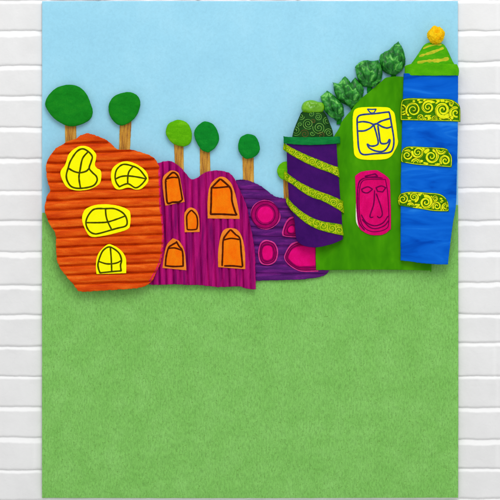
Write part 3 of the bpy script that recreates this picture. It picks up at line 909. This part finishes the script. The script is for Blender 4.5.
sheet('wall', [(403.4, 74), (430, 74.8), (457.6, 74), (457.6, 100), (457.2, 140), (456.2, 180), (455.4, 205), (452, 225), (450, 240), (447.8, 258), (447.2, 264.4), (436, 264.2), (420, 262.9), (408, 261.2), (400.4, 260.4), (400.4, 200), (401.2, 150), (402.6, 100)],
      bsurf, 8.0, M['blue_paint'], bt, (1.2, 1.5), (0.4, 0.3), 0.9, 0.25, None, 91)
BS = plus(_bt, 0.95)


def band(outline, spirals, seed, extra=()):
    b = sheet('swirl_band', outline, BS, 8.05, M['ribbon_green'], bt, (1.0, 1.2), (0.3, 0.2), 0.9, 0.12, None, seed)
    pl = catmull(outline, True, 1.0)
    clip = np.array([(q.x, q.y) for q in pl])
    yl, dk = [], []
    rnd = random.Random(seed)
    for cx, cy, r, w, a0, cw in spirals:
        yl.append({'p': spiral(cx, cy, r, 2.1, a0, cw), 'w': w * 1.42, 'taper': (1.35, .4)})
        dk.append({'p': spiral(cx, cy, r + w * 0.95, 1.1, a0, cw), 'w': .75, 'taper': (1, 1)})
    for k in range(110):                     # small printed flecks between the spirals
        q = rnd.choice(pl)
        cx = sum(p.x for p in pl) / len(pl)
        cy = sum(p.y for p in pl) / len(pl)
        f = rnd.uniform(.5, .86)
        x, y = cx + (q.x - cx) * (f + .03) - math.copysign(1.6, q.x - cx), cy + (q.y - cy) * f
        if all(math.hypot(x - s[0], y - s[1]) > s[2] + 1.0 for s in spirals):
            yl.append({'p': [(x - 1.3, y + rnd.uniform(-.6, .6)), (x, y), (x + 1.3, y + rnd.uniform(-.6, .6))], 'w': rnd.uniform(1.2, 3.2)})
    inner = [(p.x, p.y) for p in pl]
    cy = sum(p[1] for p in inner) / len(inner)
    ccx = sum(p[0] for p in inner) / len(inner)
    yl.append({'p': [(ccx + (x - ccx) * .975, cy + (y - cy) * .92) for x, y in inner[::4]], 'closed': True, 'w': .8})
    strokes('swirl', yl, 1.4, BS, M['ribbon_yellow'], b, 0.1, 0.5, clip=clip, wob=.35, seed=seed)
    strokes('swirl_outline', dk, 0.5, plus(BS, .05), M['ribbon_line'], b, 0.1, 0.5, clip=clip, seed=seed)


band([(400.4, 104), (405, 99), (427, 99.2), (448.2, 99.7), (455.2, 102.5), (459.6, 107.4), (460, 122.1), (430, 121.6), (400, 120.7)],
     [(401.6, 109.6, 5.6, 1.3, 0.5, 1), (412.5, 110.4, 7.2, 1.6, 2.2, 1), (427.2, 108, 6.2, 2.0, 5.5, -1), (442, 110.5, 7.4, 3.0, 0.6, 1), (455.2, 113.5, 6.6, 2.6, 1.2, 1), (420, 118, 3.2, 1.0, 0, 1), (433.5, 119.5, 3, 1.0, 2, -1), (450.6, 104, 2.6, .9, 1, 1)], 92)
band([(401.2, 152.6), (406.2, 147), (425, 147.6), (444, 148.7), (448, 152.4), (451, 157.5), (451, 167.8), (434, 166.6), (416, 165.2), (400.6, 162.4)],
     [(406.6, 155.6, 5.6, 1.8, 2.4, 1), (417, 152.8, 5.4, 1.8, 3.4, -1), (430.4, 157, 7.2, 2.4, 3.6, 1), (444.4, 161, 5.8, 2.2, 0.4, 1), (440.5, 150, 4.8, 1.6, 3.2, -1), (415.3, 163.4, 4.4, 1.3, 3.4, 1)], 93)
band([(397.6, 199), (399.4, 193.9), (409, 191.8), (425, 192.8), (439.8, 194.6), (446.8, 201.6), (448, 211.6), (434, 211.4), (420, 209.2), (398.4, 205.6)],
     [(402.4, 199.4, 5.2, 1.6, 2.4, 1), (413.2, 197.4, 4.4, 1.5, 1.4, -1), (425, 202.6, 6.2, 2.3, 4.4, 1), (436, 206.4, 4.8, 2.0, 0.3, 1), (434, 198.6, 2.8, 1.0, 2, -1), (445, 206.6, 3.8, 1.3, 2.2, 1), (410.4, 206.6, 3.6, 1.3, 3.4, 1)], 94)
csurf = tube(8.6, 431.4, 28.6, 11.9)
sheet('collar', [(404.2, 67), (410, 64.8), (430, 64.6), (456.2, 64.8), (458.4, 70), (458, 76), (432, 76.6), (404.6, 76)], csurf, 8.2, M['lime_paint'], bt, (1, 2), (0.5, 0.4), 0.9, 0.25, None, 95)


def cnsurf(x, y, D):
    hw = 9.5 + (np.clip(y, 42, 70) - 42) * 0.66
    u = np.clip((x - (434 - (y - 44) * .12)) / hw, -1, 1)
    return 8.4 + (4.0 + (np.clip(y, 42, 70) - 42) * .24) * np.sqrt(1 - u * u * .99) + 0.25 * np.sin(y * .9 + x * .2)


cone_o = [(407.2, 68), (411.6, 63.2), (418, 54), (425, 44.4), (434, 42.8), (442.6, 44.6), (446.2, 48.8), (449.6, 56), (452.6, 62.6), (456, 68)]
cn = sheet('cone_roof', cone_o, cnsurf, 8.2, M['cone_green'], bt, (1, 1), (0.5, 0.4), 0.9, 0.25, None, 96)
cclip = np.array([(q.x, q.y) for q in catmull(cone_o, True, 1.0)])
z = lambda p: Z(400, 20, 8.333, p)
strokes('stripe', [{'p': z([(125, 318), (180, 300), (240, 282), (300, 262), (360, 236)]), 'w': 3.4}, {'p': z([(140, 368), (200, 350), (270, 346), (340, 340), (425, 318)]), 'w': 4.0}, {'p': z([(185, 245), (240, 222), (300, 210), (350, 212)]), 'w': 2.2}],
        2.8, cnsurf, M['stripe_yellow'], cn, 0.12, 0.6, clip=cclip, wob=0.6, seed=97)


def pompom():
    bm = bmesh.new()
    bmesh.ops.create_icosphere(bm, subdivisions=5, radius=1)
    verts, idx = [], {}
    for i, v in enumerate(bm.verts):
        n = v.co.normalized()
        r = 8.4 + 0.9 * noise.noise(n * 2.3 + Vector((3, 1, 4))) + 0.9 * noise.noise(n * 6) + 0.55 * noise.noise(n * 15)
        verts.append((435.4 + n.x * r, 35.8 - n.z * r * 1.03, 13.5 - n.y * r * .75))
    faces = [tuple(v.index for v in f.verts) for f in bm.faces]
    bm.free()
    link_mesh('pompom', verts, faces, M['pompom'], bt, None, None, 180)


pompom()

# ------------------------------------------------------------------ light
wd = bpy.data.worlds.new('World')
scene.world = wd
wd.use_nodes = True
wn = wd.node_tree
wtc = wn.nodes.new('ShaderNodeTexCoord')
wsp = wn.nodes.new('ShaderNodeSeparateXYZ')
wmr = wn.nodes.new('ShaderNodeMapRange')                 # a big white dome, brighter overhead than underfoot
wmr.inputs['From Min'].default_value = -1
wmr.inputs['From Max'].default_value = 1
wmr.inputs['To Min'].default_value = 0.58
wmr.inputs['To Max'].default_value = 0.95
wn.links.new(wtc.outputs['Generated'], wsp.inputs[0])
wn.links.new(wsp.outputs['Z'], wmr.inputs['Value'])
wn.links.new(wmr.outputs[0], wn.nodes['Background'].inputs['Strength'])
wn.nodes['Background'].inputs['Color'].default_value = (1, 1, 1, 1)


def softbox(name, loc, size, power, target=(0, 0, 0)):
    l = bpy.data.lights.new(name, 'AREA')
    l.shape = 'SQUARE'
    l.size = size
    l.energy = power
    o = bpy.data.objects.new(name, l)
    col.objects.link(o)
    o.location = loc
    o.rotation_euler = (Vector(target) - Vector(loc)).to_track_quat('-Z', 'Y').to_euler()


softbox('key_softbox', (0.25, -2.2, 1.9), 1.5, 32)

# ------------------------------------------------------------------ camera
cd = bpy.data.cameras.new('Camera')
cam = bpy.data.objects.new('Camera', cd)
col.objects.link(cam)
DC = 6.0
cam.location = (0, -DC - 0.008, 0)
cam.rotation_euler = (math.radians(90), 0, 0)
cd.sensor_width = 36
cd.lens = 36 * DC / 1.0
cd.clip_end = 100
scene.camera = cam
scene.view_settings.view_transform = 'Standard'
scene.view_settings.look = 'None'
scene.view_settings.exposure = 0
scene.view_settings.gamma = 1
